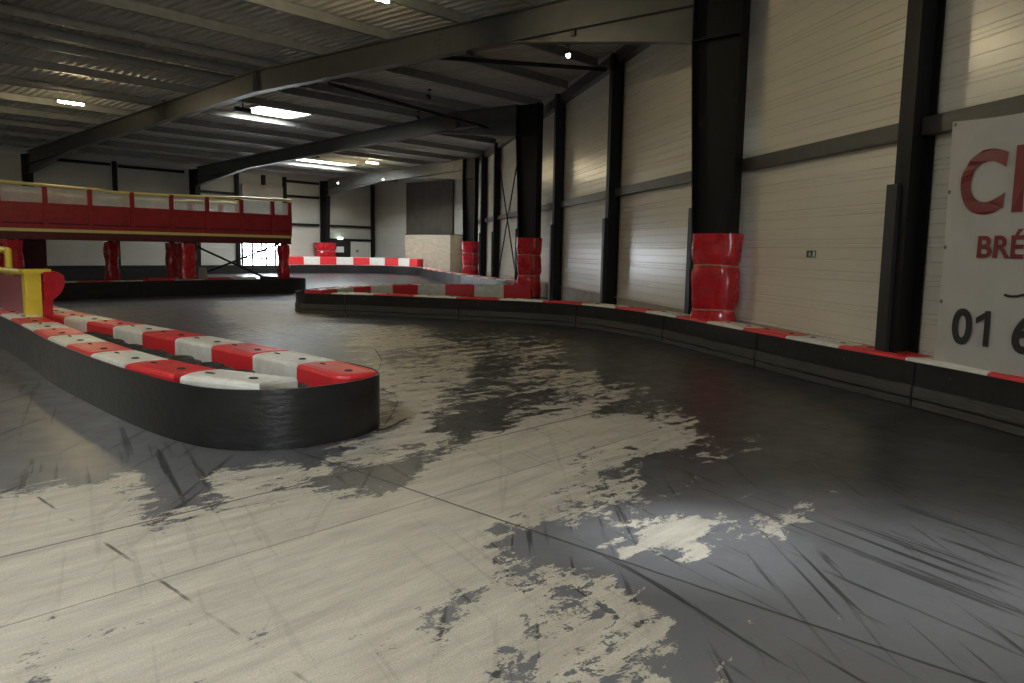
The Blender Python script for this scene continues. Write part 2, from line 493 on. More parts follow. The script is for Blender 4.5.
for i, (a, b2, c, d) in enumerate(SKY):
    t = thing('skylight', SKL[i], 'skylight', ((a+b2)/2, (c+d)/2, zdeck((c+d)/2)), 0, 'roof skylights')
    hx, hy = (b2-a)/2, (d-c)/2
    bm = newbm()
    for s in (-1, 1):
        box(bm, -hx-.06, hx+.06, s*hy-.03, s*hy+.03, -.06, .35); box(bm, s*hx-.03, s*hx+.03, -hy, hy, -.06, .35)
    obj('curb', bm, M_housing, t)
    bm = newbm()
    n = 8; g = [[bm.verts.new((-hx+2*hx*i2/n, -hy+2*hy*j/n, .3+.12*math.sin(PI*i2/n)*math.sin(PI*j/n))) for i2 in range(n+1)] for j in range(n+1)]
    for j in range(n):
        for i2 in range(n): bm.faces.new((g[j][i2], g[j][i2+1], g[j+1][i2+1], g[j+1][i2]))
    obj('dome_sheet', bm, M_sky, t, smooth=True)

# ---------------------------------------------------------------- portal frames
def ibeam_web(bm, A_, B_, hA, hB, wid, tw=.012, tf=.018):
    pass
def portal(X, ywall, lab, right=True, dtop=1.0, dbot=.66, hz=(5.1, 3.6), hw=.14):
    """X: plane; ywall: outer (wall side) flange; column base depth dbot, top dtop"""
    t = thing('portal_frame', lab, 'steel frame', (X, ywall if right else 2, 0), 0, 'steel portal frames')
    oy = t.location.y
    def loc(y): return y-oy
    yl = YB-.25
    tf = .02
    def web(poly, name, m):      # poly in (y,z) -> thin plate in the plane X
        bm = newbm()
        a = [bm.verts.new((-.008, loc(y), z)) for y, z in poly]; b = [bm.verts.new((.008, loc(y), z)) for y, z in poly]
        bm.faces.new(a); bm.faces.new(b[::-1])
        for i in range(len(poly)): bm.faces.new((a[i], b[i], b[(i+1) % len(poly)], a[(i+1) % len(poly)]))
        return bm
    def flange(bm, p, q, w=hw):   # plate along (y,z)->(y,z)
        d = Vector((0, q[0]-p[0], q[1]-p[1])).normalized(); nn = Vector((0, -d.z, d.y))*tf/2
        P0, P1 = Vector((0, loc(p[0]), p[1])), Vector((0, loc(q[0]), q[1]))
        vs = [bm.verts.new(P+Vector((sx*w, 0, 0))+nn*sn) for P in (P0, P1) for sx in (-1, 1) for sn in (-1, 1)]
        for f in [(0, 1, 3, 2), (4, 6, 7, 5), (0, 4, 5, 1), (2, 3, 7, 6), (0, 2, 6, 4), (1, 5, 7, 3)]: bm.faces.new([vs[i] for i in f])
    ystart = ywall if right else -8.8
    if right:
        zt = ztop(ywall)
        zk = hz[0]
        bm = web([(ywall, .02), (ywall+dbot, .02), (ywall+dtop, zk), (ywall+dtop, ztop(ywall+dtop)-.02), (ywall, zt-.02)], 'c', 0)
        flange(bm, (ywall, .02), (ywall, zt-.02)); flange(bm, (ywall+dbot, .02), (ywall+dtop, zk)); flange(bm, (ywall+dtop, zk), (ywall+dtop, ztop(ywall+dtop)-.03), hw*.9)
        flange(bm, (ywall, zk), (ywall+dtop, zk), hw*.9)
        obj('column', bm, M_column, t)
        bm = newbm(); box(bm, -hw-.04, hw+.04, -.06, dbot+.1, 0, .025); obj('base_plate', bm, M_column, t)
        ystart = ywall+dtop
    # left (far) column
    bm = web([(yl, .02), (yl-.5, .02), (yl-.7, 4.75), (yl-.7, ztop(yl)-.05), (yl, ztop(yl)-.05)], 'c', 0)
    flange(bm, (yl, .02), (yl, ztop(yl)-.05)); flange(bm, (yl-.5, .02), (yl-.7, 4.75)); flange(bm, (yl-.7, 4.75), (yl, 4.75), hw*.9)
    obj('column', bm, M_column, t)
    bm = newbm(); box(bm, -hw-.04, hw+.04, loc(yl-.58), loc(yl+.04), 0, .025); obj('base_plate', bm, M_column, t)
    # rafter
    ya = ystart; ye = yl-.7
    dz = .57
    rl = hz[1]
    top = [(ya, ztop(ya)-.01), (RIDGE, ztop(RIDGE)), (ye, ztop(ye)-.01)] if ya < RIDGE else [(ya, ztop(ya)-.01), (ye, ztop(ye)-.01)]
    yh0 = ya+rl; yh1 = ye-5.2
    bot = [(ya, ztop(ya)-dz)] + ([(RIDGE, ztop(RIDGE)-dz)] if ya < RIDGE else []) + [(ye, ztop(ye)-dz)]
    bm = web(top + bot[::-1], 'r', 0)
    for a, b2 in zip(top, top[1:]): flange(bm, a, b2, hw*.9)
    for a, b2 in zip(bot, bot[1:]): flange(bm, a, b2, hw*.9)
    for yy in ((RIDGE,) if ya < RIDGE else ()):
        box(bm, -hw*.9, hw*.9, loc(yy)-.015, loc(yy)+.015, ztop(yy)-dz, ztop(yy))
    ysp = RIDGE-7.7
    for yy in ((ysp,) if ya < ysp-2 else ()):
        for k in range(4):
            for dy in (-.07, .07): box(bm, -.03, -.008, loc(yy+dy)-.012, loc(yy+dy)+.012, ztop(yy)-dz+.12+k*.11, ztop(yy)-dz+.145+k*.11)
    for k in range(5):
        yy = yl-12; box(bm, -.03, -.008, loc(yy)-.012, loc(yy)+.012, ztop(yy)-dz+.08+k*.1, ztop(yy)-dz+.105+k*.1)
    r = obj('rafter', bm, M_rafter, t)
    # haunches under the rafter
    if right:
        bm = web([(ya, ztop(ya)-dz), (yh0, ztop(yh0)-dz), (ya, hz[0])], 'h', 0)
        flange(bm, (yh0, ztop(yh0)-dz-.005), (ya, hz[0]), hw*.9); obj('haunch', bm, M_rafter, t)
    bm = web([(ye, ztop(ye)-dz), (ye, 4.75), (yh1, ztop(yh1)-dz)], 'h', 0)
    flange(bm, (yh1, ztop(yh1)-dz-.005), (ye, 4.75), hw*.9); obj('haunch', bm, M_rafter, t)
    return t
portal(3.75, 0, 'steel frame spanning the hall just above the camera side', right=False)
portal(11.93, 5.86, 'nearest steel portal frame, its column wrapped in the tallest red pad', hz=(5.10, 4.2), dtop=.86, dbot=.60)
portal(19.95, 16.88, 'second steel portal frame, crossing the hall behind the nearest one', hz=(5.45, 4.2), dtop=.95, dbot=.62)
portal(28.3, 28.1, 'farthest steel portal frame, in front of the plywood box', hz=(5.2, 4.6), dtop=.9, dbot=.75)

# ---------------------------------------------------------------- purlins
PY = [-6.9, -4.45, -2, .5, 2.95, 5.4, 7.85, 10.3, 12.4, 14.8, 17.5, 20.1, 21.5, 22.6, 24.75, 27.4, 29.8, 32.2, 34.65, 37.1, 39.5]
names_p = []
for i, y in enumerate(PY):
    x1 = min(wall_x(y, .15), XG-.1); zb = ztop(y)+.012
    bm = newbm(); L_ = x1-(XL+.1)
    for p in [(-.004, .004, 0, .24), (-.07, .004, 0, .006), (-.004, .07, .234, .24)]:
        box(bm, 0, L_, p[0], p[1], p[2], p[3])
    box(bm, 0, L_, -.07, -.064, 0, .02)
    o = obj('roof_purlin', bm, M_purlin, None, (XL+.1, y, zb))
    tag(o, 'galvanised roof purlin under the ribbed deck, %s from the back wall' % (ORD[len(PY)-1-i] if i < len(PY)-1 else 'nearest of all'), 'purlin', 'roof purlins')
# angle along the top of the oblique wall
o = newbm(); box(o, -5, 46, -.02, .16, 6.12, 6.42, None)
for v in o.verts: pass
oo = obj('edge_beam', o, M_girt, None, (WP(0, .03).x, WP(0, .03).y, 0), TH)
tag(oo, 'dark steel edge beam along the top of the cream side wall', 'beam')

# ---------------------------------------------------------------- wall posts and girts on the oblique wall
posts = [(2.4, 'beyond the banner'), (7.8, 'beside the white banner'), (13.25, 'just behind the nearest wrapped column'), (18.4, 'halfway between the first and second wrapped columns'),
         (23.8, 'just in front of the second wrapped column'), (29.4, 'behind the second wrapped column'), (34.9, 'at the far foot of the cross bracing'), (38.6, 'near the far end of the side wall')]
for s, where in posts:
    p = WP(s, 0)
    t = thing('wall_post', 'black side-wall post, ' + where, 'post', (p.x, p.y, 0), TH, 'black posts along the side wall')
    bm = newbm(); top = min(6.45, ztop(min(p.y, 41)))
    w_, d0, d1 = .12, .03, .32
    box(bm, -w_, w_, d1-.016, d1, 0.0, top); box(bm, -w_, w_, d0, d0+.016, 0, top); box(bm, -.008, .008, d0, d1, 0, top)
    obj('shaft', bm, M_column, t)
    bm = newbm(); box(bm, .0, w_+.06, d1-.13, d1+.05, .02, 2.42); bevel(bm, .012)
    obj('guard_sleeve', bm, M_black, t)
    bm = newbm(); box(bm, -w_-.03, w_+.03, d0, d1+.03, 0, .02); obj('base_plate', bm, M_column, t)
ps = [p[0] for p in posts]
ends = [-3.0]+ps
for a, b2 in zip(ends, ends[1:]+[45]):
    if b2 == 45: b2 = 42.
    p = WP(a+.03, 0)
    bm = newbm(); L_ = b2-a-.06
    box(bm, 0, L_, .13, .138, 2.95, 3.15); box(bm, 0, L_, .02, .138, 3.142, 3.15); box(bm, 0, L_, .02, .138, 2.95, 2.958)
    o = obj('wall_girt', bm, M_girt, None, (p.x, p.y, 0), TH)
    k = ps.index(a) if a in ps else None
    tag(o, 'grey side-wall girt starting at the post ' + posts[k][1] if k is not None else 'grey horizontal girt on the side wall above the banner top', 'girt', 'side wall girts')

# cross bracing near the far columns
a0, a1 = 30.0, 34.5
t = thing('cross_brace', 'thin steel rods crossed in an X on the side wall behind the second wrapped column', 'bracing', tuple(WP(a0, 0)), TH)
bm = newbm(); tube(bm, [(0, .2, .45), (a1-a0, .2, 5.7)], .03); obj('brace_rod', bm, M_column, t)
bm = newbm(); tube(bm, [(0, .13, 5.7), (a1-a0, .13, .45)], .03); obj('brace_rod', bm, M_column, t)
# roof bracing tubes
for p, q, lab in [((12.05, 13.3, 5.86), (15.85, 11.35, 6.0), 'dark roof brace tube running from the nearest beam to the wall post'),
                  ((12.05, 17.4, 5.80), (19.9, 19.3, 5.86), 'long dark roof brace tube between the first and second beams')]:
    bm = newbm(); v = Vector(q)-Vector(p); tube(bm, [(0, 0, 0), tuple(v)], .05)
    tag(obj('roof_brace', bm, M_column, None, p), lab, 'brace', 'roof brace tubes')

# ---------------------------------------------------------------- path helper
def resample(path, step):
    pts = [Vector((p[0], p[1], 0)) for p in path]
    # catmull-rom
    out = []
    P = [pts[0]*2-pts[1]] + pts + [pts[-1]*2-pts[-2]]
    for i in range(1, len(P)-2):
        for k in range(16):
            t = k/16; t2, t3 = t*t, t*t*t
            out.append(.5*((2*P[i])+(-P[i-1]+P[i+1])*t+(2*P[i-1]-5*P[i]+4*P[i+1]-P[i+2])*t2+(-P[i-1]+3*P[i]-3*P[i+1]+P[i+2])*t3))
    out.append(pts[-1])
    cum = [0]
    for a, b2 in zip(out, out[1:]): cum.append(cum[-1]+(b2-a).length)
    def at(s):
        s = min(max(s, 0), cum[-1]); lo, hi = 0, len(cum)-1
        while hi-lo > 1:
            m = (lo+hi)//2
            if cum[m] <= s: lo = m
            else: hi = m
        d = cum[hi]-cum[lo]
        return out[lo].lerp(out[hi], (s-cum[lo])/d if d else 0)
    return at, cum[-1]

def belt_mesh(pts, h, th=.016, side=1, z0=0.004, wav=0.):
    bm = newbm(); rows = []
    n = len(pts)
    for i, p in enumerate(pts):
        a = pts[max(i-1, 0)]; b2 = pts[min(i+1, n-1)]
        t = (b2-a).normalized(); nn = Vector((-t.y, t.x, 0))*side
        rows.append([bm.verts.new(p+nn*o+Vector((0, 0, z))) for o, z in ((0, z0), (0, h), (th, h), (th, z0))])
    for a, b2 in zip(rows, rows[1:]):
        for k in range(4): bm.faces.new((a[k], a[(k+1) % 4], b2[(k+1) % 4], b2[k]))
    bm.faces.new(rows[0]); bm.faces.new(rows[-1][::-1])
    return bm

HB = .485
def belts(path, seg, h, side, where, group, kick=False, gap=.03, phase=0., bolts=True, close_end=False):
    """panels of rubber belt along a path; 'side' points from the belt to its back"""
    at, Ltot = resample(path, .1)
    cuts = [0.]; s = phase if phase > .3 else seg
    while s < Ltot-.5: cuts.append(s); s += seg
    cuts.append(Ltot)
    n = 0
    for a, b2 in zip(cuts, cuts[1:]):
        a2, b3 = a+(gap/2 if a > 0 else 0), b2-(gap/2 if b2 < Ltot else 0)
        base = at((a2+b3)/2)
        m = max(2, int((b3-a2)/.07)); pts = [at(a2+(b3-a2)*k/m)-base for k in range(m+1)]
        many = len(cuts) > 2
        t = thing('rubber_belt_barrier', ('black belt panel, %s from %s' % (ORD[n], where)) if many else 'long continuous black rubber belt wrapped around ' + where, 'barrier', tuple(base), 0, group)
        obj('belt', belt_mesh(pts, h, .016, side), M_rubber, t, smooth=True)
        if kick:
            q = []
            for i, p in enumerate(pts):
                aa = pts[max(i-1, 0)]; bb = pts[min(i+1, len(pts)-1)]; tt = (bb-aa).normalized(); q.append(p-Vector((-tt.y, tt.x, 0))*side*.022)
            bmk = belt_mesh(q, .235, .018, side, z0=.11); obj('rubbing_rail', bmk, M_scuff, t)
            bmk = belt_mesh(q, .085, .018, side, z0=.01); obj('rubbing_rail', bmk, M_scuff, t)
        if bolts:
            L2 = b3-a2; k = .45
            while k < L2-.2:
                p = at(a2+k); p2 = at(a2+k+.02); tt = (p2-p).normalized(); nn = Vector((-tt.y, tt.x, 0))*side
                bm = newbm(); rings = lathe(bm, [(0.001, .006), (.010, .005), (.016, 0)], 10)
                zz = Vector((0, 0, 1)).rotation_difference(-nn).to_matrix().to_4x4()
                bmesh.ops.transform(bm, matrix=Matrix.Translation(p-base-nn*.001+Vector((0, 0, HB*.78))) @ zz, verts=bm.verts[:])
                obj('bolt_head', bm, M_girt, t, smooth=True)
                k += 1.35
        # end strips
        if many and n > 0:
            p = at(a); p2 = at(a+.02); tt = (p2-p).normalized(); ang = math.atan2(tt.y, tt.x)
            bm = newbm(); nn = Vector((-tt.y, tt.x, 0))*side
            M_ = Matrix.Translation(p-base+nn*.03) @ Matrix.Rotation(ang, 4, 'Z'); box(bm, -.05, .05, -.012, .012, .005, h-.01, M_)
            obj('backing_strip', bm, M_gap, t)
        n += 1
    return at, Ltot

# ---------------------------------------------------------------- plastic barrier blocks
def block_mesh(L_=.86, Wd=.44, H=.5, arc=.07, endround=False):
    bm = newbm(); n = 6; poly = []
    hx, hy = L_/2, Wd/2
    for k in range(n+1):
        y = -hy+Wd*k/n; poly.append((hx-arc+arc*math.cos((y/hy)*PI/2*.95)**.8 , y))
    for k in range(n+1):
        y = hy-Wd*k/n; poly.append((-hx-arc+arc*math.cos((y/hy)*PI/2*.95)**.8+.0, y))
    if endround:
        poly = poly[:n+1]; rr = .15
        for k in range(7): a = PI/2+PI/2*k/6; poly.append((-hx+rr+rr*math.cos(a), hy-rr+rr*math.sin(a)))
        for k in range(7): a = PI+PI/2*k/6; poly.append((-hx+rr+rr*math.cos(a), -hy+rr+rr*math.sin(a)))
    a = [bm.verts.new((x, y, 0.0)) for x, y in poly]
    sc = lambda x, y, f: (x-math.copysign(f, x), y*(1-f/hy))
    b2 = [bm.verts.new((x, y, H-.035)) for x, y in poly]
    c = [bm.verts.new((*sc(x, y, .008), H-.012)) for x, y in poly]
    d = [bm.verts.new((*sc(x, y, .028), H)) for x, y in poly]
    m = len(poly)
    for p, q in ((a, b2), (b2, c), (c, d)):
        for i in range(m): bm.faces.new((p[i], p[(i+1) % m], q[(i+1) % m], q[i]))
    bm.faces.new(a[::-1]); bm.faces.new(d)
    return bm
def socket_mesh(rx, ry):
    bm = newbm(); n = 20
    prof = [(1.18, 0.0), (1.12, .006), (1.0, .007), (.92, .001), (.5, .0008), (.0, .0008)]
    rings = [[bm.verts.new((rx*r*math.cos(2*PI*k/n), ry*r*math.sin(2*PI*k/n), z)) for k in range(n)] for r, z in prof[:-1]]
    for i in range(len(rings)-1):
        for k in range(n): bm.faces.new((rings[i][k], rings[i][(k+1) % n], rings[i+1][(k+1) % n], rings[i+1][k]))
    bm.faces.new(rings[-1]); return bm
_proto = {}
def block(color, loc, ang, label, group, L_=.86, H=.5, z=.0, sockets=True, Wd=.44, rnd=False):
    key = (color, round(L_, 2), H, sockets, Wd, rnd)
    if key not in _proto:
        m = M_red if color == 'red' else M_white
        t = thing('barrier_block', label, 'barrier block', (loc[0], loc[1], z), ang, group)
        obj('shell', block_mesh(L_, Wd, H, endround=rnd), m, t)
        if sockets:
            for sx, rx, ry in ((-.24, .036, .03), (.24, .05, .012)):
                obj('peg_socket', socket_mesh(rx, ry), M_hole, t, (sx*L_/.86, .02, H+.0005))
            bm = newbm(); box(bm, -.3*L_/.86, .3*L_/.86, -.16, -.15, H-.002, H+.004); box(bm, -.3*L_/.86, .3*L_/.86, .15, .16, H-.002, H+.004)
            obj('moulded_rib', bm, m, t)
        _proto[key] = t
        return t
    t = copy_tree(_proto[key]); t.location = (loc[0], loc[1], z); t.rotation_euler = (0, 0, ang); tag(t, label, 'barrier block', group)
    return t
def blocks(path, first, where, group, pitch=.87, z=.0, H=.5, start=0., sockets=True, maxn=99, gapf=.012, Wd=.44, rnd=False):
    at, Ltot = resample(path, .1)
    s = start; n = 0; cols = ('red', 'white') if first == 'red' else ('white', 'red')
    while s+pitch*.7 <= Ltot+.01 and n < maxn:
        p, q = at(s), at(min(s+pitch, Ltot)); c = (p+q)/2; ang = math.atan2(q.y-p.y, q.x-p.x)
        col = cols[n % 2]
        block(col, (c.x, c.y), ang, '%s block, %s from %s' % (col, ORD[n], where), group, pitch-gapf, H, z, sockets, Wd, rnd=(n == 0 and rnd))
        s += pitch; n += 1

# near island --------------------------------------------------
nearN = [(3.62, 16.6), (3.42, 13.7), (3.18, 11.5), (2.93, 9.7), (2.79, 8.0), (2.735, 6.9), (2.75, 6.2), (2.83, 5.75), (3.02, 5.45), (3.33, 5.27), (3.70, 5.23), (4.02, 5.29), (4.27, 5.46), (4.41, 5.85), (4.44, 6.6),
         (4.44, 8.2), (4.42, 10), (4.40, 11.8), (4.42, 13.2), (4.62, 15.3), (4.75, 16.6)]
belts(nearN, 999, HB, -1, 'the near island and its rounded nose', 'belt of the near island')
blocks([(3.29, 5.56), (3.11, 6.05), (3.02, 6.6), (2.99, 7.5), (3.04, 8.4), (3.15, 9.6), (3.35, 11.2), (3.55, 12.8), (3.75, 14.5), (3.9, 15.9)], 'white', 'the nose in the camera-side row of the near island', 'camera-side blocks of the near island', H=.515, pitch=.885)
blocks([(4.02, 5.36), (4.13, 6.2), (4.17, 7.1), (4.18, 8.5), (4.17, 10), (4.15, 11.8), (4.18, 13.2), (4.38, 15.3), (4.5, 16.2)], 'red', 'the nose in the far-side row of the near island', 'far-side blocks of the near island', H=.515, pitch=.885, rnd=True)
# tyres between the rows
def tire_mesh():
    bm = newbm(); prof = [(.075, .03), (.085, .012), (.115, .0), (.14, .012), (.15, .045), (.152, .10), (.152, .11), (.15, .165), (.14, .198), (.115, .21), (.085, .198), (.075, .18)]
    n = 28; rings = []
    for i, (r, z) in enumerate(prof):
        rings.append([bm.verts.new(((r+(.004 if (3 <= i <= 8 and k % 2) else 0))*math.cos(2*PI*k/n), (r+(.004 if (3 <= i <= 8 and k % 2) else 0))*math.sin(2*PI*k/n), z)) for k in range(n)])
    for i in range(len(rings)):
        a, b2 = rings[i], rings[(i+1) % len(rings)]
        for k in range(n): bm.faces.new((a[k], a[(k+1) % n], b2[(k+1) % n], b2[k]))
    return bm
tb = newbm(); tb.free()
proto_t = None
k = 0
y = 5.72
while y < 11.0:
    xc = 3.57 if y < 9.5 else 3.57+.14*(y-9.5)
    for lay in (0, 1):
        dx = random.uniform(-.012, .012)+(.03 if k % 2 else -.03); dy = random.uniform(-.006, .006)
        lab = ('black kart tyre lying flat, %s tyre of the %s row from the island nose' % (ORD[k], 'upper' if lay else 'lower'))
        if proto_t is None: o = obj('kart_tyre', tire_mesh(), M_tire, None, smooth=True); proto_t = o
        else: o = proto_t.copy(); C.objects.link(o)
        o.location = (xc+dx, y+dy, .003+lay*.212); tag(o, lab, 'tyre', 'kart tyres inside the near island')
    k += 1; y += .318

# lobe and wall barrier ------------------------------------------
lobe = [(12.9, 18.3), (11.6, 17.65), (10.72, 16.95), (10.33, 16.25), (10.45, 15.75), (11.14, 14.68), (11.75, 13.4), (12.29, 12.11), (12.72, 11.05), (12.92, 10.1), (12.78, 9.1), (12.40, 8.0), (11.82, 6.9), (10.92, 5.45), (10.15, 4.25), (9.45, 3.12), (8.78, 1.98), (8.12, 1.02), (6.8, -1.0), (5.5, -2.95)]
A_lobe, L_lobe = resample(lobe, .1)
# find arc position of first joint near (12.1,12.6)
best = min((abs((A_lobe(s*.05)-Vector((12.10, 12.55, 0))).length), s*.05) for s in range(int(L_lobe/.05)))[1]
ph = best % 2.87
belts(lobe, 2.87, HB, 1, 'the tip of the long curved barrier', 'belt panels of the long curved barrier', kick=True, phase=ph)
def offs(path, d):
    at, L_ = resample(path, .1); out = []
    n = max(4, int(L_/.8))
    for k in range(n+1):
        p = at(L_*k/n); q = at(min(L_*k/n+.05, L_)); r = at(max(L_*k/n-.05, 0)); t = (q-r).normalized()
        out.append((p.x-t.y*d, p.y+t.x*d))
    return out
wallrow = offs(lobe[4:], .31)
blocks(wallrow, 'white', 'the tip in the row behind the long curved belt', 'blocks behind the long curved belt', pitch=1.06, start=.42, H=.51, Wd=.40, sockets=True)
blocks([(10.95, 16.55), (11.75, 17.0), (12.6, 17.42), (13.4, 17.75), (14.3, 17.85), (15.2, 17.75), (16.1, 17.35), (17.0, 16.75), (18.3, 15.85)], 'red', 'the tip in the far row of the curved lobe', 'far-side blocks of the curved lobe', H=.52, pitch=.93)
belts([(11.3, 17.35), (12.5, 17.85), (13.4, 18.15), (14.4, 18.25), (15.5, 18.1), (16.5, 17.6), (17.7, 16.9)][::1], 3.1, HB, -1, 'the tip on the hidden side of the curved lobe', 'back belt of the curved lobe', bolts=False)

# far loop barrier -------------------------------------------------
far = [(8, 40.35), (14, 40.35), (20, 40.35), (25, 40.35), (27.6, 40.1), (29.3, 39.2), (30.2, 37.7), (30.4, 36.2), (30.1, 34.8), (29.2, 33.3), (28.0, 31.6), (26.1, 28.7), (23.3, 24.1), (22.3, 22.2), (21.0, 19.8), (20.35, 18.3)]
belts(far, 3.0, HB, 1, 'the back-wall corner of the outer track edge', 'belt panels of the outer track edge', bolts=False)
fr = offs(far, .33)
blocks([p for p in fr if p[0] > 24.8 and p[1] > 34.6], 'red', 'the windows in the raised row along the back wall', 'raised blocks along the back wall', pitch=1.08, z=.505, H=.47, sockets=False)
blocks([p for p in fr if p[0] > 24.8 and p[1] > 34.6], 'white', 'the windows in the ground row along the back wall', 'ground blocks along the back wall', pitch=1.08, H=.5, sockets=False)
blocks([p for p in fr if p[1] < 33.8], 'white', 'the plywood box in the row along the far side wall', 'blocks along the far side wall', pitch=1.0, H=.51, sockets=False)

# barrier under the bridge -----------------------------------------
belts([(3.6, 23.25), (6.6, 23.25), (8.5, 23.45), (11.5, 23.55), (13.4, 23.35), (14.6, 23.2), (15.15, 23.4), (15.3, 23.9), (15.2, 24.8), (14.9, 26.0)], 3.0, HB, 1, 'the left under the near face of the bridge', 'belt panels under the bridge', bolts=False)
blocks([(6.0, 23.52), (8.5, 23.72), (11.5, 23.82), (13.4, 23.62)], 'red', 'the left in the row under the bridge front', 'blocks under the bridge front', pitch=.95, H=.5, sockets=False)
blocks([(10.5, 25.2), (12, 25.1), (14.2, 24.9)], 'red', 'the left in the row behind the bridge legs', 'blocks behind the bridge legs', pitch=.9, H=.5, sockets=False)
belts([(4, 35.2), (8, 35.3), (12, 35.0), (15.2, 34.4), (15.8, 35.2)], 3.0, HB, 1, 'the left in the run behind the bridge', 'belt panels behind the bridge', bolts=False)

# ---------------------------------------------------------------- column pads
def pad(loc, ang, rx, ry, z0, z1, lab, lean=0., straps=(.3, .9), wr=.035, lip=.05):
    t = thing('column_pad', lab, 'pad', (loc[0], loc[1], z0), ang, 'red column pads')
    bm = newbm(); H = z1-z0; nz = 40; n = 40; rings = []
    for j in range(nz+1):
        f = j/nz; z = H*f
        pinch = sum(.09*math.exp(-((z-s)/.09)**2) for s in straps)
        ring = []
        for k in range(n):
            a = 2*PI*k/n; ca, sa = math.cos(a), math.sin(a)
            e = 1/max(abs(ca)**3.4+abs(sa)**3.4, 1e-6)**(1/3.4)          # rounded box
            w = wr*math.sin(a*5+z*7)*.5+wr*math.sin(a*3-z*11+1)*.5
            r = 1-pinch+w+lip*f*2
            ring.append(bm.verts.new((rx*e*ca*r+lean*f, ry*e*sa*r, z)))
        rings.append(ring)
    for j in range(nz):
        for k in range(n): bm.faces.new((rings[j][k], rings[j][(k+1) % n], rings[j+1][(k+1) % n], rings[j+1][k]))
    bm.faces.new(rings[0][::-1])
    inner = [bm.verts.new((v.co.x*.86+lean*.14, v.co.y*.86, H-.01)) for v in rings[-1]]
    for k in range(n): bm.faces.new((rings[-1][k], rings[-1][(k+1) % n], inner[(k+1) % n], inner[k]))
    bm.faces.new(inner)
    obj('tarpaulin_cover', bm, M_pad, t, smooth=True)
    for s in straps:
        bm = newbm(); ring = []
        m = 40
        for k in range(m+1):
            a = 2*PI*k/m; ca, sa = math.cos(a), math.sin(a); e = 1/max(abs(ca)**3.4+abs(sa)**3.4, 1e-6)**(1/3.4)
            ring.append((rx*e*ca*(.925+lip*2*s/H)+lean*s/H, ry*e*sa*(.925+lip*2*s/H), s+.012*math.sin(a*2+s)))
        tube(bm, ring, .011, 6); obj('strap', bm, M_strap, t, smooth=True)
    return t
pad((11.93, 6.16), 0, .24, .37, .04, 1.93, 'big red tarpaulin pad wrapped around the nearest column, tied with tan straps', straps=(.62, 1.36))
pad((19.95, 17.22), 0, .24, .42, .04, 2.02, 'leaning red tarpaulin pad on the second column, behind the curved lobe', lean=-.05, straps=(.7, 1.4))
pad((28.3, 28.5), 0, .24, .48, .04, 2.0, 'red tarpaulin pad on the farthest column, beside the plywood box', straps=(.7, 1.35))
pad((28.3, 41.45), 0, .62, .42, .04, 1.85, 'squat red pad on the back-wall column beside the dark door', straps=(1.3,))

# ---------------------------------------------------------------- banner
def banner():
    sL, z0, z1 = 7.14, .42, 3.0
    p = WP(sL, .27)
    t = thing('banner', 'large white vinyl advertising banner with red and black lettering on the side wall', 'banner', (p.x, p.y, 0), TH)
    WB = 4.2; nx, nz = 60, 36; bm = newbm(); g = []
    def off(u, v):          # u from left corner leftwards 0..WB, v height fraction
        # folds fanning from the hung corner
        du, dv = u, (1-v)*(z1-z0)
        r = math.hypot(du, dv)+1e-6; a = math.atan2(dv, du)
        return .014*math.sin(a*22)*math.exp(-r/1.1)*min(1, r*6) + .012*math.sin(u*2.3+v*2)
    for j in range(nz+1):
        v = j/nz; row = []
        for i in range(nx+1):
            u = WB*i/nx
            sag = -.10*math.sin(PI*min(u/1.9, 1))*v if u < 1.9 else 0
            edge = .02*math.sin(v*PI)*(1-min(u*3, 1))
            row.append(bm.verts.new((-u-edge*1.0, off(u, v), z0+(z1-z0)*v+sag*.5)))
        g.append(row)
    for j in range(nz):
        for i in range(nx): bm.faces.new((g[j][i], g[j][i+1], g[j+1][i+1], g[j+1][i]))
    bmesh.ops.solidify(bm, geom=bm.faces[:], thickness=.002)
    obj('vinyl_sheet', bm, M_banner, t, smooth=True)
    bm = newbm()
    for v in (.02, .28, .5, .72, .985): 
        rings = []
        M_ = Matrix.Translation((-.05, off(.05, v)+.006, z0+(z1-z0)*v)) @ Matrix.Rotation(PI/2, 4, 'X')
        st = len(bm.verts); rr = lathe(bm, [(.008, 0), (.012, .003), (.018, .002), (.019, 0)], 12); vs = [q for r_ in rr for q in r_]
        bmesh.ops.transform(bm, matrix=M_, verts=vs)
    obj('eyelets', bm, M_girt, t)
    def put(txt, size, u, z, m, name, bold=.0, sx=1., extr=.001, shear=0.):
        c = bpy.data.curves.new(name, 'FONT'); c.body = txt; c.size = size; c.offset = bold; c.extrude = extr; c.resolution_u = 8; c.shear = shear
        tmp = bpy.data.objects.new(name, c); C.objects.link(tmp)
        dg = bpy.context.evaluated_depsgraph_get(); me = bpy.data.meshes.new_from_object(tmp.evaluated_get(dg))
        bpy.data.objects.remove(tmp); me.materials.append(m)
        o = bpy.data.objects.new(name, me); C.objects.link(o); o.parent = t
        # text x grows towards decreasing s (to the right in view); stands in the local xz plane
        for v in me.vertices:
            x, y, zz = v.co
            uu = u+x*sx; hz = z+y; vv = (hz-z0)/(z1-z0)
            v.co = (-uu, off(uu, vv)+.013+zz, hz)
        return o
    return t, put, off, z0, z1
bt, put, boff, bz0, bz1 = banner()
put('C', .84, .18, 2.06, M_ink_r, 'headline_lettering', .022, .98)
put('R', .84, .80, 2.06, M_ink_r, 'headline_lettering', .022, .95)
put('BRÉ', .30, .47, 1.61, M_ink_r, 'place_lettering', .007, 1.12)
put('0', .49, .24, .74, M_ink_k, 'phone_digit', .014, 1.1)
put('6', .49, .98, .74, M_ink_k, 'phone_digit', .014, 1.1)
bm = newbm()
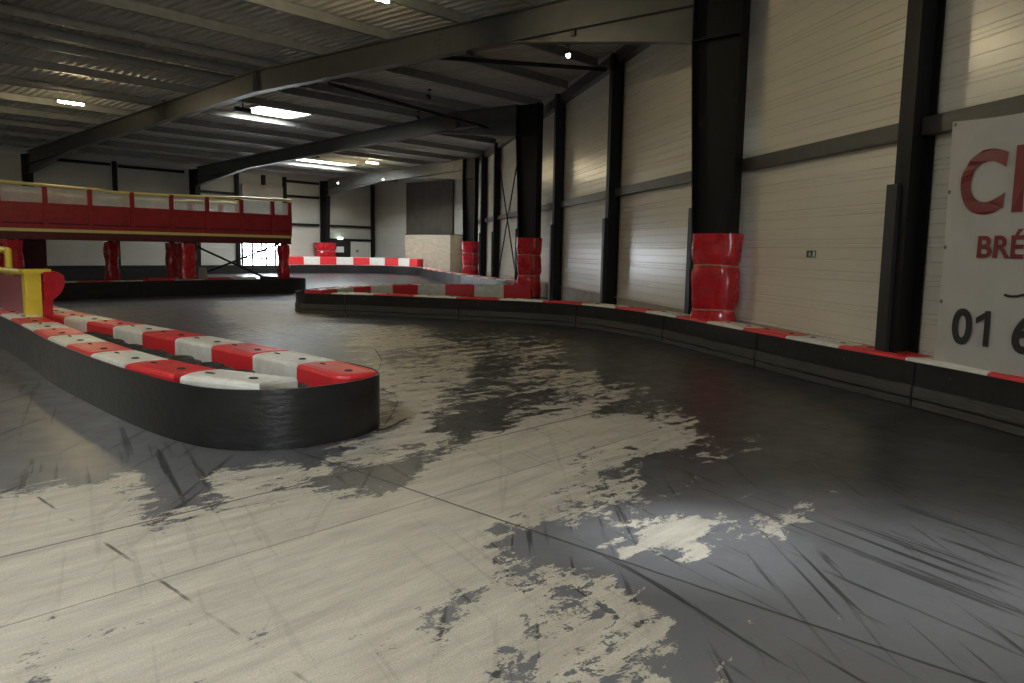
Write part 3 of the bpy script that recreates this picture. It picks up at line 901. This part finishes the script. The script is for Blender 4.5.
for poly in ([(.66, 0), (.73, 0), (.73, .35), (.66, .35)], [(.73, .35), (.69, .352), (.55, .275), (.55, .215), (.66, .27), (.69, .30)]):
    a = [bm.verts.new((-u, boff(u, (.74+z-bz0)/(bz1-bz0))+.013, .74+z)) for u, z in poly]
    b2 = [bm.verts.new((-u, boff(u, (.74+z-bz0)/(bz1-bz0))+.015, .74+z)) for u, z in poly]
    bm.faces.new(a); bm.faces.new(b2[::-1])
    for i in range(len(poly)): bm.faces.new((a[i], b2[i], b2[(i+1) % len(poly)], a[(i+1) % len(poly)]))
obj('phone_digit', bm, M_ink_k, bt)
bm = newbm(); tube(bm, [(-u, boff(u, .4)+.014, 1.26+z) for u, z in ((.86, .0), (.92, -.01), (1.0, -.005), (1.1, .02))], .012, 6); obj('black_stroke', bm, M_ink_k, bt)


# ---------------------------------------------------------------- exit sign on the side wall
p = WP(9.98, .005)
t = thing('exit_sign', 'small green running-man exit sign on the cream side wall', 'sign', (p.x, p.y, 1.62), TH)
bm = newbm(); box(bm, -.11, .11, 0, .008, -.048, .048); obj('plate', bm, M_green, t)
bm = newbm(); box(bm, -.100, -.05, .008, .010, -.038, .038); obj('door_symbol', bm, M_exitw, t)
bm = newbm()
tube(bm, [(.035, .010, .008), (.02, .010, -.012)], .008, 6)
tube(bm, [(.02, .010, -.012), (.0, .010, -.02), (-.01, .010, -.036)], .005, 6); tube(bm, [(.02, .010, -.012), (.035, .010, -.022), (.055, .010, -.03)], .005, 6)
tube(bm, [(.035, .010, .01), (.012, .010, .012), (.0, .010, .0)], .004, 6); tube(bm, [(.035, .010, .01), (.055, .010, .0)], .004, 6)
st = [q for r_ in lathe(bm, [(.0005, .004), (.008, .002), (.009, 0)], 10) for q in r_]
bmesh.ops.transform(bm, matrix=Matrix.Translation((.03, .010, .026)) @ Matrix.Rotation(-PI/2, 4, 'X'), verts=st)
obj('running_figure', bm, M_exitw, t)

# ---------------------------------------------------------------- back wall details
def bw_box(name, x0, x1, z0, z1, m, dep0, dep1, lab, cat, group=None):
    bm = newbm(); box(bm, x0-(x0+x1)/2, x1-(x0+x1)/2, -dep1, -dep0, 0, z1-z0)
    return tag(obj(name, bm, m, None, ((x0+x1)/2, YB, z0)), lab, cat, group)
for i, (x, lab) in enumerate([(16.0, 'slim dark post on the back wall, between the first two frames'), (22.66, 'slim dark post on the back wall, left of the cream board'),
                              (25.75, 'slim dark post on the back wall, right of the cream board'), (32.35, 'slim dark post in the back wall corner'), (7.9, 'slim dark post on the back wall behind the ramp'), (24.35, 'short dark stub post above the cream board')]):
    z0 = 5.15 if i == 5 else 0
    bw_box('wall_post', x-.09, x+.09, z0, 5.72, M_column, .02, .22, lab, 'post', 'posts on the back wall')
for x0, x1, z, lab in [(20.4, 22.5, 4.52, 'dark girt high on the back wall, between the second frame and its neighbour post'), (25.85, 28.16, 4.62, 'dark girt high on the back wall, left of the farthest frame'), (25.85, 28.16, 2.93, 'dark girt at mid height on the back wall, left of the farthest frame'),
                       (28.6, 32.2, 2.93, 'dark girt on the back wall above the doorway'), (28.6, 32.2, 2.06, 'dark door-head rail on the back wall'), (25.85, 28.16, 5.5, 'topmost dark girt left of the farthest frame'),
                       (12.2, 15.8, 5.55, 'topmost dark girt right of the first frame'), (16.2, 19.6, 5.5, 'topmost dark girt left of the second frame')]:
    bw_box('wall_girt', x0, x1, z-.07, z+.07, M_column, .01, .17, lab, 'girt', 'girts on the back wall')
bw_box('wall_board', 22.95, 25.6, 4.35, 5.12, M_beigeboard, .10, .2, 'pale cream board fixed high on the back wall above the bridge', 'board')
# doors
bm = newbm(); box(bm, 28.75, 30.5, YB-.14, YB-.02, 0, 1.98); struct('door_1', bm, M_black)
bw_box('paper_notice', 29.35, 30.0, 1.25, 1.62, M_paper, .141, .15, 'white notice sheet on the dark door in the back wall', 'notice')
bm = newbm(); box(bm, 30.6, 32.2, YB-.1, YB-.02, 0, 1.96); d2 = struct('door_2', bm, M_doorw)
bm = newbm(); st = [q for r_ in lathe(bm, [(.002, .03), (.07, .025), (.09, 0)], 16) for q in r_]
bmesh.ops.transform(bm, matrix=Matrix.Translation((31.1, YB-.1, 1.35)) @ Matrix.Rotation(PI/2, 4, 'X'), verts=st); obj('round_vent', bm, M_girt, d2)
bw_box('exit_light', 29.5, 29.85, 2.08, 2.22, M_exitlit, .18, .26, 'small lit white exit light above the dark door', 'sign')
# windows beneath the bridge
t = bpy.data.objects.new('window_1', None); C.objects.link(t); t.location = (24.35, YB, 0); t['kind'] = 'structure'
bm = newbm(); box(bm, -1.42, 1.38, -.06, -.03, .2, 1.72); obj('pane', bm, M_day, t)
bm = newbm()
for x in (-1.42, -.78, -.18, .10, .72, 1.38): box(bm, x-.05, x+.05, -.12, -.05, .2, 1.76)
for z in (.2, .85, 1.28, 1.74): box(bm, -1.45, 1.42, -.12, -.05, z-.035, z+.035)
obj('window_frame', bm, M_gap, t)

t = bpy.data.objects.new('added_window', None); C.objects.link(t); t.location = (-4.5, YF, 0); t['kind'] = 'structure'  # unseen window added behind the camera for daylight fill
bm = newbm(); box(bm, -3.2, 3.2, .03, .06, .9, 3.1); obj('pane', bm, M_day_added, t)
bm = newbm()
for x in (-3.2, -1.6, 0, 1.6, 3.2): box(bm, x-.04, x+.04, .05, .12, .9, 3.1)
for z in (.9, 2.0, 3.1): box(bm, -3.24, 3.24, .05, .12, z-.035, z+.035)
obj('window_frame', bm, M_gap, t)

# gable details
bm = newbm(); box(bm, 0, .12, 0, 4.3, 0, 3.3); tag(obj('wall_board', bm, M_brown, None, (XG-.14, 34.25, 2.42)), 'dark brown boarding above the plywood box at the far end, upper part standing in for shaded cream wall', 'board')  # upper part of the board paints in shade on the cream wall
t = thing('plywood_box', 'plain plywood enclosure standing at the far end of the track', 'enclosure', (31.45, 33.35, 0))
bm = newbm(); box(bm, 0, 1.0, 0, 4.1, 0, 2.42); bevel(bm, .01, 1); obj('carcass', bm, M_ply, t)
bm = newbm(); box(bm, -.02, 1.03, -.03, 4.12, 2.42, 2.46); obj('lid', bm, M_brown, t)
bm = newbm(); box(bm, -.012, 0, 2.03, 2.05, .05, 2.4); obj('joint_cover', bm, M_ply, t)
bm = newbm(); box(bm, -.06, .06, -.25, .2, 0, 5.75); tag(obj('wall_panel', bm, M_concrete, None, (32.53, 33.1, 0)), 'narrow pale grey vertical panel behind the farthest column', 'panel')

# ---------------------------------------------------------------- bridge
def bridge():
    x0, x1, ya, yb = 3.6, 15.0, 24.0, 27.6
    t = thing('kart_bridge', 'red steel kart overbridge with yellow rails and clear upper screens', 'bridge', ((x0+x1)/2, ya, 0))
    ox, oy = (x0+x1)/2, ya
    def B(m, name, *boxes, par=t, bev=0, lab=None):
        bm = newbm()
        for b_ in boxes: box(bm, b_[0]-ox, b_[1]-ox, b_[2]-oy, b_[3]-oy, b_[4], b_[5])
        if bev: bevel(bm, bev, 1)
        return obj(name, bm, m, par, label=lab)
    B(M_deckb, 'deck', (x0, x1-.1, ya+.05, yb-.05, 1.80, 1.90))
    for yy in (ya+.02, yb-.16): B(M_bdark, 'edge_beam', (x0, x1, yy, yy+.12, 1.66, 1.88), (x0, x1, yy-.04, yy+.16, 1.66, 1.68))
    for k in range(8): B(M_bdark, 'cross_beam', (x0+.3+k*1.5, x0+.4+k*1.5, ya+.15, yb-.16, 1.68, 1.80))
    for side, yy in ((0, ya), (1, yb)):
        s_ = -1 if side == 0 else 1
        o0, o1 = (yy-.03, yy+.02) if side == 0 else (yy-.02, yy+.03)
        B(M_byel, 'toe_strip', (x0, x1-.05, yy-.06, yy+.0, 1.87, 1.955))
        xs = [3.83, 5.0, 6.18, 7.30, 8.45, 9.62, 10.79, 11.94, 13.12, 14.27, 14.93]
        for k, x in enumerate(xs): B(M_bred, 'post', (x-.06, x+.06, yy-.05, yy+.05, 1.9, 3.1))
        for a, b_ in zip(xs, xs[1:]):
            p_ = B(M_bred, 'parapet_panel', (a+.06, b_-.06, yy-.012, yy+.012, 1.955, 2.66))
            B(M_bdark, 'panel_rail', (a+.06, b_-.06, yy-.03, yy-.012, 2.08, 2.12), par=t)
            B(M_plexi, 'clear_screen', (a+.06, b_-.06, yy-.006, yy+.006, 2.66, 3.08))
        # sagging padded top rail
        bm = newbm(); pts = []
        for k in range(41):
            x = x0+(x1-x0)*k/40; f = (x-x0)/(x1-x0)
            pts.append((x-ox, yy-oy, 3.13+.035*math.sin(f*9)-.03*(1 if 9 < x < 13 else 0)+(.03 if x > 14.2 else 0)))
        tube(bm, pts, .045, 8); obj('top_rail', bm, M_byel, t, smooth=True)
    # tinted sheet on the far parapet, left
    B(M_bred, 'solid_screen', (7.3, 9.6, yb-.03, yb-.015, 2.66, 3.08))
    # legs with pads
    def leg(x, y, z0=0., rx=.17, ry=.17, zt=1.66, pz=.5):
        l = B(M_bdark, 'leg', (x-.07, x+.07, y-.07, y+.07, 0, zt))
        bm = newbm(); n = 20; nz = 12; rings = []
        for j in range(nz+1):
            z = .05+(zt-.08)*j/nz; ring = []
            for k in range(n):
                a = 2*PI*k/n; r = 1+.10*math.sin(j*1.1+x)+.05*math.sin(a*4+j)
                e = 1/max(abs(math.cos(a))**4+abs(math.sin(a))**4, 1e-6)**.25
                ring.append(bm.verts.new((x-ox+rx*r*e*math.cos(a), y-oy+ry*r*e*math.sin(a), z)))
            rings.append(ring)
        for j in range(nz):
            for k in range(n): bm.faces.new((rings[j][k], rings[j][(k+1) % n], rings[j+1][(k+1) % n], rings[j+1][k]))
        bm.faces.new(rings[0][::-1]); bm.faces.new(rings[-1])
        obj('leg_pad', bm, M_pad, l, smooth=True)
    leg(15.05-.25, 24.22, rx=.17); leg(11.35, 24.22, rx=.25); leg(6.5, 24.25, rx=.26); leg(5.9, 24.3, rx=.2)
    leg(10.25, 27.4, rx=.2); leg(12.3, 27.4, rx=.2); leg(6.9, 27.4)
    B(M_bdark, 'ramp_side_panel', (7.5, 8.25, 27.2, 27.25, .3, 1.66))
    for p, q in [((11.5, 24.5, 1.66), (14.3, 24.5, .45)), ((14.85, 24.6, 1.66), (11.7, 25.4, .35))]:
        bm = newbm(); tube(bm, [(p[0]-ox, p[1]-oy, p[2]), (q[0]-ox, q[1]-oy, q[2])], .035, 6); obj('diagonal_brace', bm, M_black, t)
bridge()
# ramp guard rising from the near island
t = thing('ramp_guard', 'yellow tubular guard frame with tinted sheet and red cushion on the near island', 'guard rail', (3.72, 13.0, 0))
bm = newbm(); box(bm, -.11, .11, -.06, .06, .0, 1.13); bevel(bm, .025, 2); obj('end_post', bm, M_yel, t)
bm = newbm(); box(bm, -.14, .24, -.10, .10, 1.13, 1.19); bevel(bm, .02, 2); obj('post_cap', bm, M_yel, t)
bm = newbm(); tube(bm, [(-.03, .05, 1.13), (-.08, 1.6, 1.14), (-.1, 3.4, 1.2)], .05, 10); obj('top_rail', bm, M_yel, t, smooth=True)
bm = newbm(); box(bm, -.09, -.075, .1, 3.3, .53, 1.08); obj('tinted_sheet', bm, M_plexired, t)
bm = newbm(); tube(bm, [(-.05, .95, .53), (-.05, .95, 1.1)], .035, 8); obj('stile', bm, M_yel, t, smooth=True)
bm = newbm()
poly = [(.13, 1.15), (.30, 1.16), (.40, 1.10), (.42, .98), (.36, .84), (.24, .72), (.13, .68)]
a = [bm.verts.new((x, -.12, z)) for x, z in poly]; b2 = [bm.verts.new((x, .22, z)) for x, z in poly]
bm.faces.new(a); bm.faces.new(b2[::-1])
for i in range(len(poly)): bm.faces.new((a[i], b2[i], b2[(i+1) % len(poly)], a[(i+1) % len(poly)]))
bevel(bm, .03, 3, .3); obj('cushion', bm, M_pad, t, smooth=True)
bm = newbm(); box(bm, .12, .24, -.1, .06, .0, .74); bevel(bm, .02, 2); obj('lower_cushion', bm, M_pad, t)
t = thing('ramp_guard', 'second yellow guard frame rising further up the ramp behind the cushioned one', 'guard rail', (3.75, 15.2, 0))
bm = newbm(); tube(bm, [(.27, .0, .0), (.27, .0, 1.46)], .055, 10); tube(bm, [(.27, 0, 1.43), (.2, 1.5, 1.5), (.1, 3.2, 1.62)], .06, 10); obj('guard_tube', bm, M_yel, t, smooth=True)
bm = newbm(); box(bm, .19, .21, .1, 3, .5, 1.1); obj('red_sheet', bm, M_bred, t)
bm = newbm(); box(bm, -.15, .15, -.12, .12, 0, .85); bevel(bm, .012, 1)
tag(obj('concrete_block', bm, M_concrete, None, (11.95, 24.55, 0)), 'pale grey concrete block under the bridge beside a padded leg', 'block')

# ---------------------------------------------------------------- lamps
LAMPS = [(9.05, 26.9, 'hanging under the roof beyond the nearest beam on the left'), (8.75, 11.35, 'cut by the top edge of the photo'), (25.3, 32.8, 'glowing above the far padded column'),
         (.8, 26.9, 'far out over the track start'), (.8, 11.35, 'above the near track'), (.8, -2, 'behind the camera'), (17.2, 41.0-3, None), (-7.4, 11.35, 'over the side lane'), (-7.4, 26.9, 'over the far side lane')]
LAMPS = [l for l in LAMPS if l[2]]
proto = None
for x, y, lab in LAMPS:
    z = ztop(y)-(.38 if y < 30 else .1)
    t = thing('tube_lamp', 'glowing fluorescent tube lamp, ' + lab, 'lamp', (x, y, z), 0, 'ceiling tube lamps')
    bm = newbm(); box(bm, -.42, .42, -.06, .06, .03, .09); bevel(bm, .01, 1); obj('housing', bm, M_housing, t)
    bm = newbm(); tube(bm, [(-.38, 0, 0), (.38, 0, 0)], .028, 10); obj('tube', bm, M_tube, t, smooth=True)
    bm = newbm()
    for s in (-.39, .39): box(bm, s-.015, s+.015, -.03, .03, -.03, .04)
    obj('tube_holder', bm, M_housing, t)
    bm = newbm()
    for s in (-.3, .3): tube(bm, [(s, 0, .09), (s, 0, .64)], .006, 5)
    obj('hanger', bm, M_housing, t)
for (x, y, tx, ty, pw, sz, lab) in [(3.3, 4.0, 3.75, 2.05, 420, 15, 'added round floor spotlight aimed just left of the banner side'), (4.9, -1.4, 4.35, 1.0, 260, 26, 'added round floor spotlight over the corner below the banner')]:  # unseen spots added to make the cool pools on the floor
    z = ztop(y)-.3
    t = thing('added_spot', lab, 'lamp', (x, y, z), 0, 'added floor spotlights on the roof')
    bm = newbm(); lathe(bm, [(.002, .30), (.05, .30), (.07, .2), (.11, .06), (.13, -.02), (.12, -.02), (.10, .05), (.03, .1), (.002, .1)], 20); obj('shade', bm, M_housing, t, smooth=True)
    l = bpy.data.lights.new('spot', 'SPOT'); l.energy = pw; l.color = (.86, .93, 1); l.spot_size = math.radians(sz); l.spot_blend = 1; l.shadow_soft_size = .05
    lo = bpy.data.objects.new('spot', l); C.objects.link(lo); lo.parent = t; lo.location = (0, 0, -.03)
    d = Vector((tx-x, ty-y, -z)); lo.rotation_euler = d.to_track_quat('-Z', 'Y').to_euler()


# ---------------------------------------------------------------- small fixtures under the roof
def camera_bulb(p, lab, lit=True):
    t = thing('ceiling_fixture', lab, 'fixture', p, 0, 'small fixtures under the roof')
    bm = newbm(); tube(bm, [(0, 0, 0), (0, 0, .22)], .01, 6); box(bm, -.04, .04, -.04, .04, .2, .24); obj('bracket', bm, M_black, t)
    bm = newbm(); lathe(bm, [(.002, -.05), (.03, -.045), (.05, -.01), (.05, .02), (.03, .045), (.002, .05)], 14); obj('bulb', bm, M_led if lit else M_black, t, smooth=True)
    bm = newbm(); box(bm, -.10, -.01, -.03, .03, .02, .08); obj('head', bm, M_black, t)
camera_bulb((13.4, 10.6, 5.75), 'tiny white fixture hanging by the wall post beyond the nearest beam')
camera_bulb((27.0, 38.2, 5.30), 'tiny white bulb under the farthest beam, nearer the doors')
camera_bulb((27.3, 34.4, 5.35), 'tiny white bulb under the farthest beam, nearer the plywood box')
camera_bulb((14.9, 16.7, 5.8), 'dark camera head hanging between the first and second beams', False)
camera_bulb((17.2, 19.8, 5.85), 'dark camera head near the column end of the second beam', False)
for (x, y, lab) in [(12.05, 12.1, 'black sensor box under the nearest beam, mid span'), (12.05, 9.3, 'black sensor box under the nearest beam by its haunch')]:
    bm = newbm(); box(bm, -.06, .06, -.05, .05, -.1, 0); bevel(bm, .01, 1); tag(obj('sensor_box', bm, M_black, None, (x-.12, y, ztop(y)-.57-.02)), lab, 'sensor', 'sensor boxes on the beam')
for p, lab in [((22.2, 33.4, 5.95), 'dark emergency light in front of the far skylight'), ((13.6, 24.6, 6.05), 'dark emergency light beside the middle skylight')]:
    bm = newbm(); box(bm, -.28, .28, -.06, .06, 0, .14); bevel(bm, .02, 1); box(bm, -.02, .02, -.02, .02, .13, .3); tag(obj('emergency_light', bm, M_black, None, p), lab, 'emergency light', 'dark emergency lights')
# loose wires at the island nose
for i, (pts, lab) in enumerate([([(4.30, 5.40, .01), (4.36, 5.36, .12), (4.40, 5.34, .22), (4.36, 5.35, .30), (4.28, 5.42, .33)], 'thin dark wire end sticking out at the island nose'),
                                ([(4.45, 5.9, .3), (4.62, 5.9, .42), (4.66, 5.9, .52), (4.60, 5.92, .62)], 'thin dark wire curling up behind the island nose')]):
    bm = newbm(); tube(bm, [tuple(Vector(p)-Vector(pts[0])) for p in pts], .0022, 5); tag(obj('loose_wire', bm, M_wire, None, pts[0], smooth=True), lab, 'wire', 'loose wires')
bm = newbm(); tube(bm, [(0, 0, 0), (.12, .02, 0), (.30, .10, 0), (.5, .2, 0)], .006, 5); tag(obj('rubber_strip', bm, M_wire, None, (4.12, 5.28, .008), smooth=True), 'thin black strip lying on the floor at the island nose', 'strip')

# ---------------------------------------------------------------- world, camera, view
w = bpy.data.worlds.new('World'); bpy.context.scene.world = w; w.use_nodes = True
w.node_tree.nodes['Background'].inputs[0].default_value = (.6, .7, .85, 1); w.node_tree.nodes['Background'].inputs[1].default_value = .5

A = math.radians(42.0); roll = math.atan(.018); pitch = math.atan(91.5*math.cos(roll)/769.)
c, s = math.cos(roll), math.sin(roll); cp, sp = math.cos(pitch), math.sin(pitch)
def tw(d):
    r, F, z = d; return Vector((r*math.sin(A)+F*math.cos(A), -r*math.cos(A)+F*math.sin(A), z))
R_ = tw((c, s*sp, s*cp)); U_ = tw((-s, c*sp, c*cp)); F_ = tw((0, cp, -sp))
cam = bpy.data.cameras.new('Camera'); co = bpy.data.objects.new('Camera', cam); C.objects.link(co)
cam.sensor_width = 36; cam.lens = 769/1024*36; cam.clip_end = 200; cam.clip_start = .05
mw = Matrix((( R_.x, U_.x, -F_.x, 0), (R_.y, U_.y, -F_.y, 0), (R_.z, U_.z, -F_.z, 1.6), (0, 0, 0, 1)))
co.matrix_world = mw
bpy.context.scene.camera = co
vs = bpy.context.scene.view_settings
vs.view_transform = 'Standard'; vs.look = 'None'; vs.gamma = 1; vs.use_curve_mapping = False
vs.exposure = 1.42
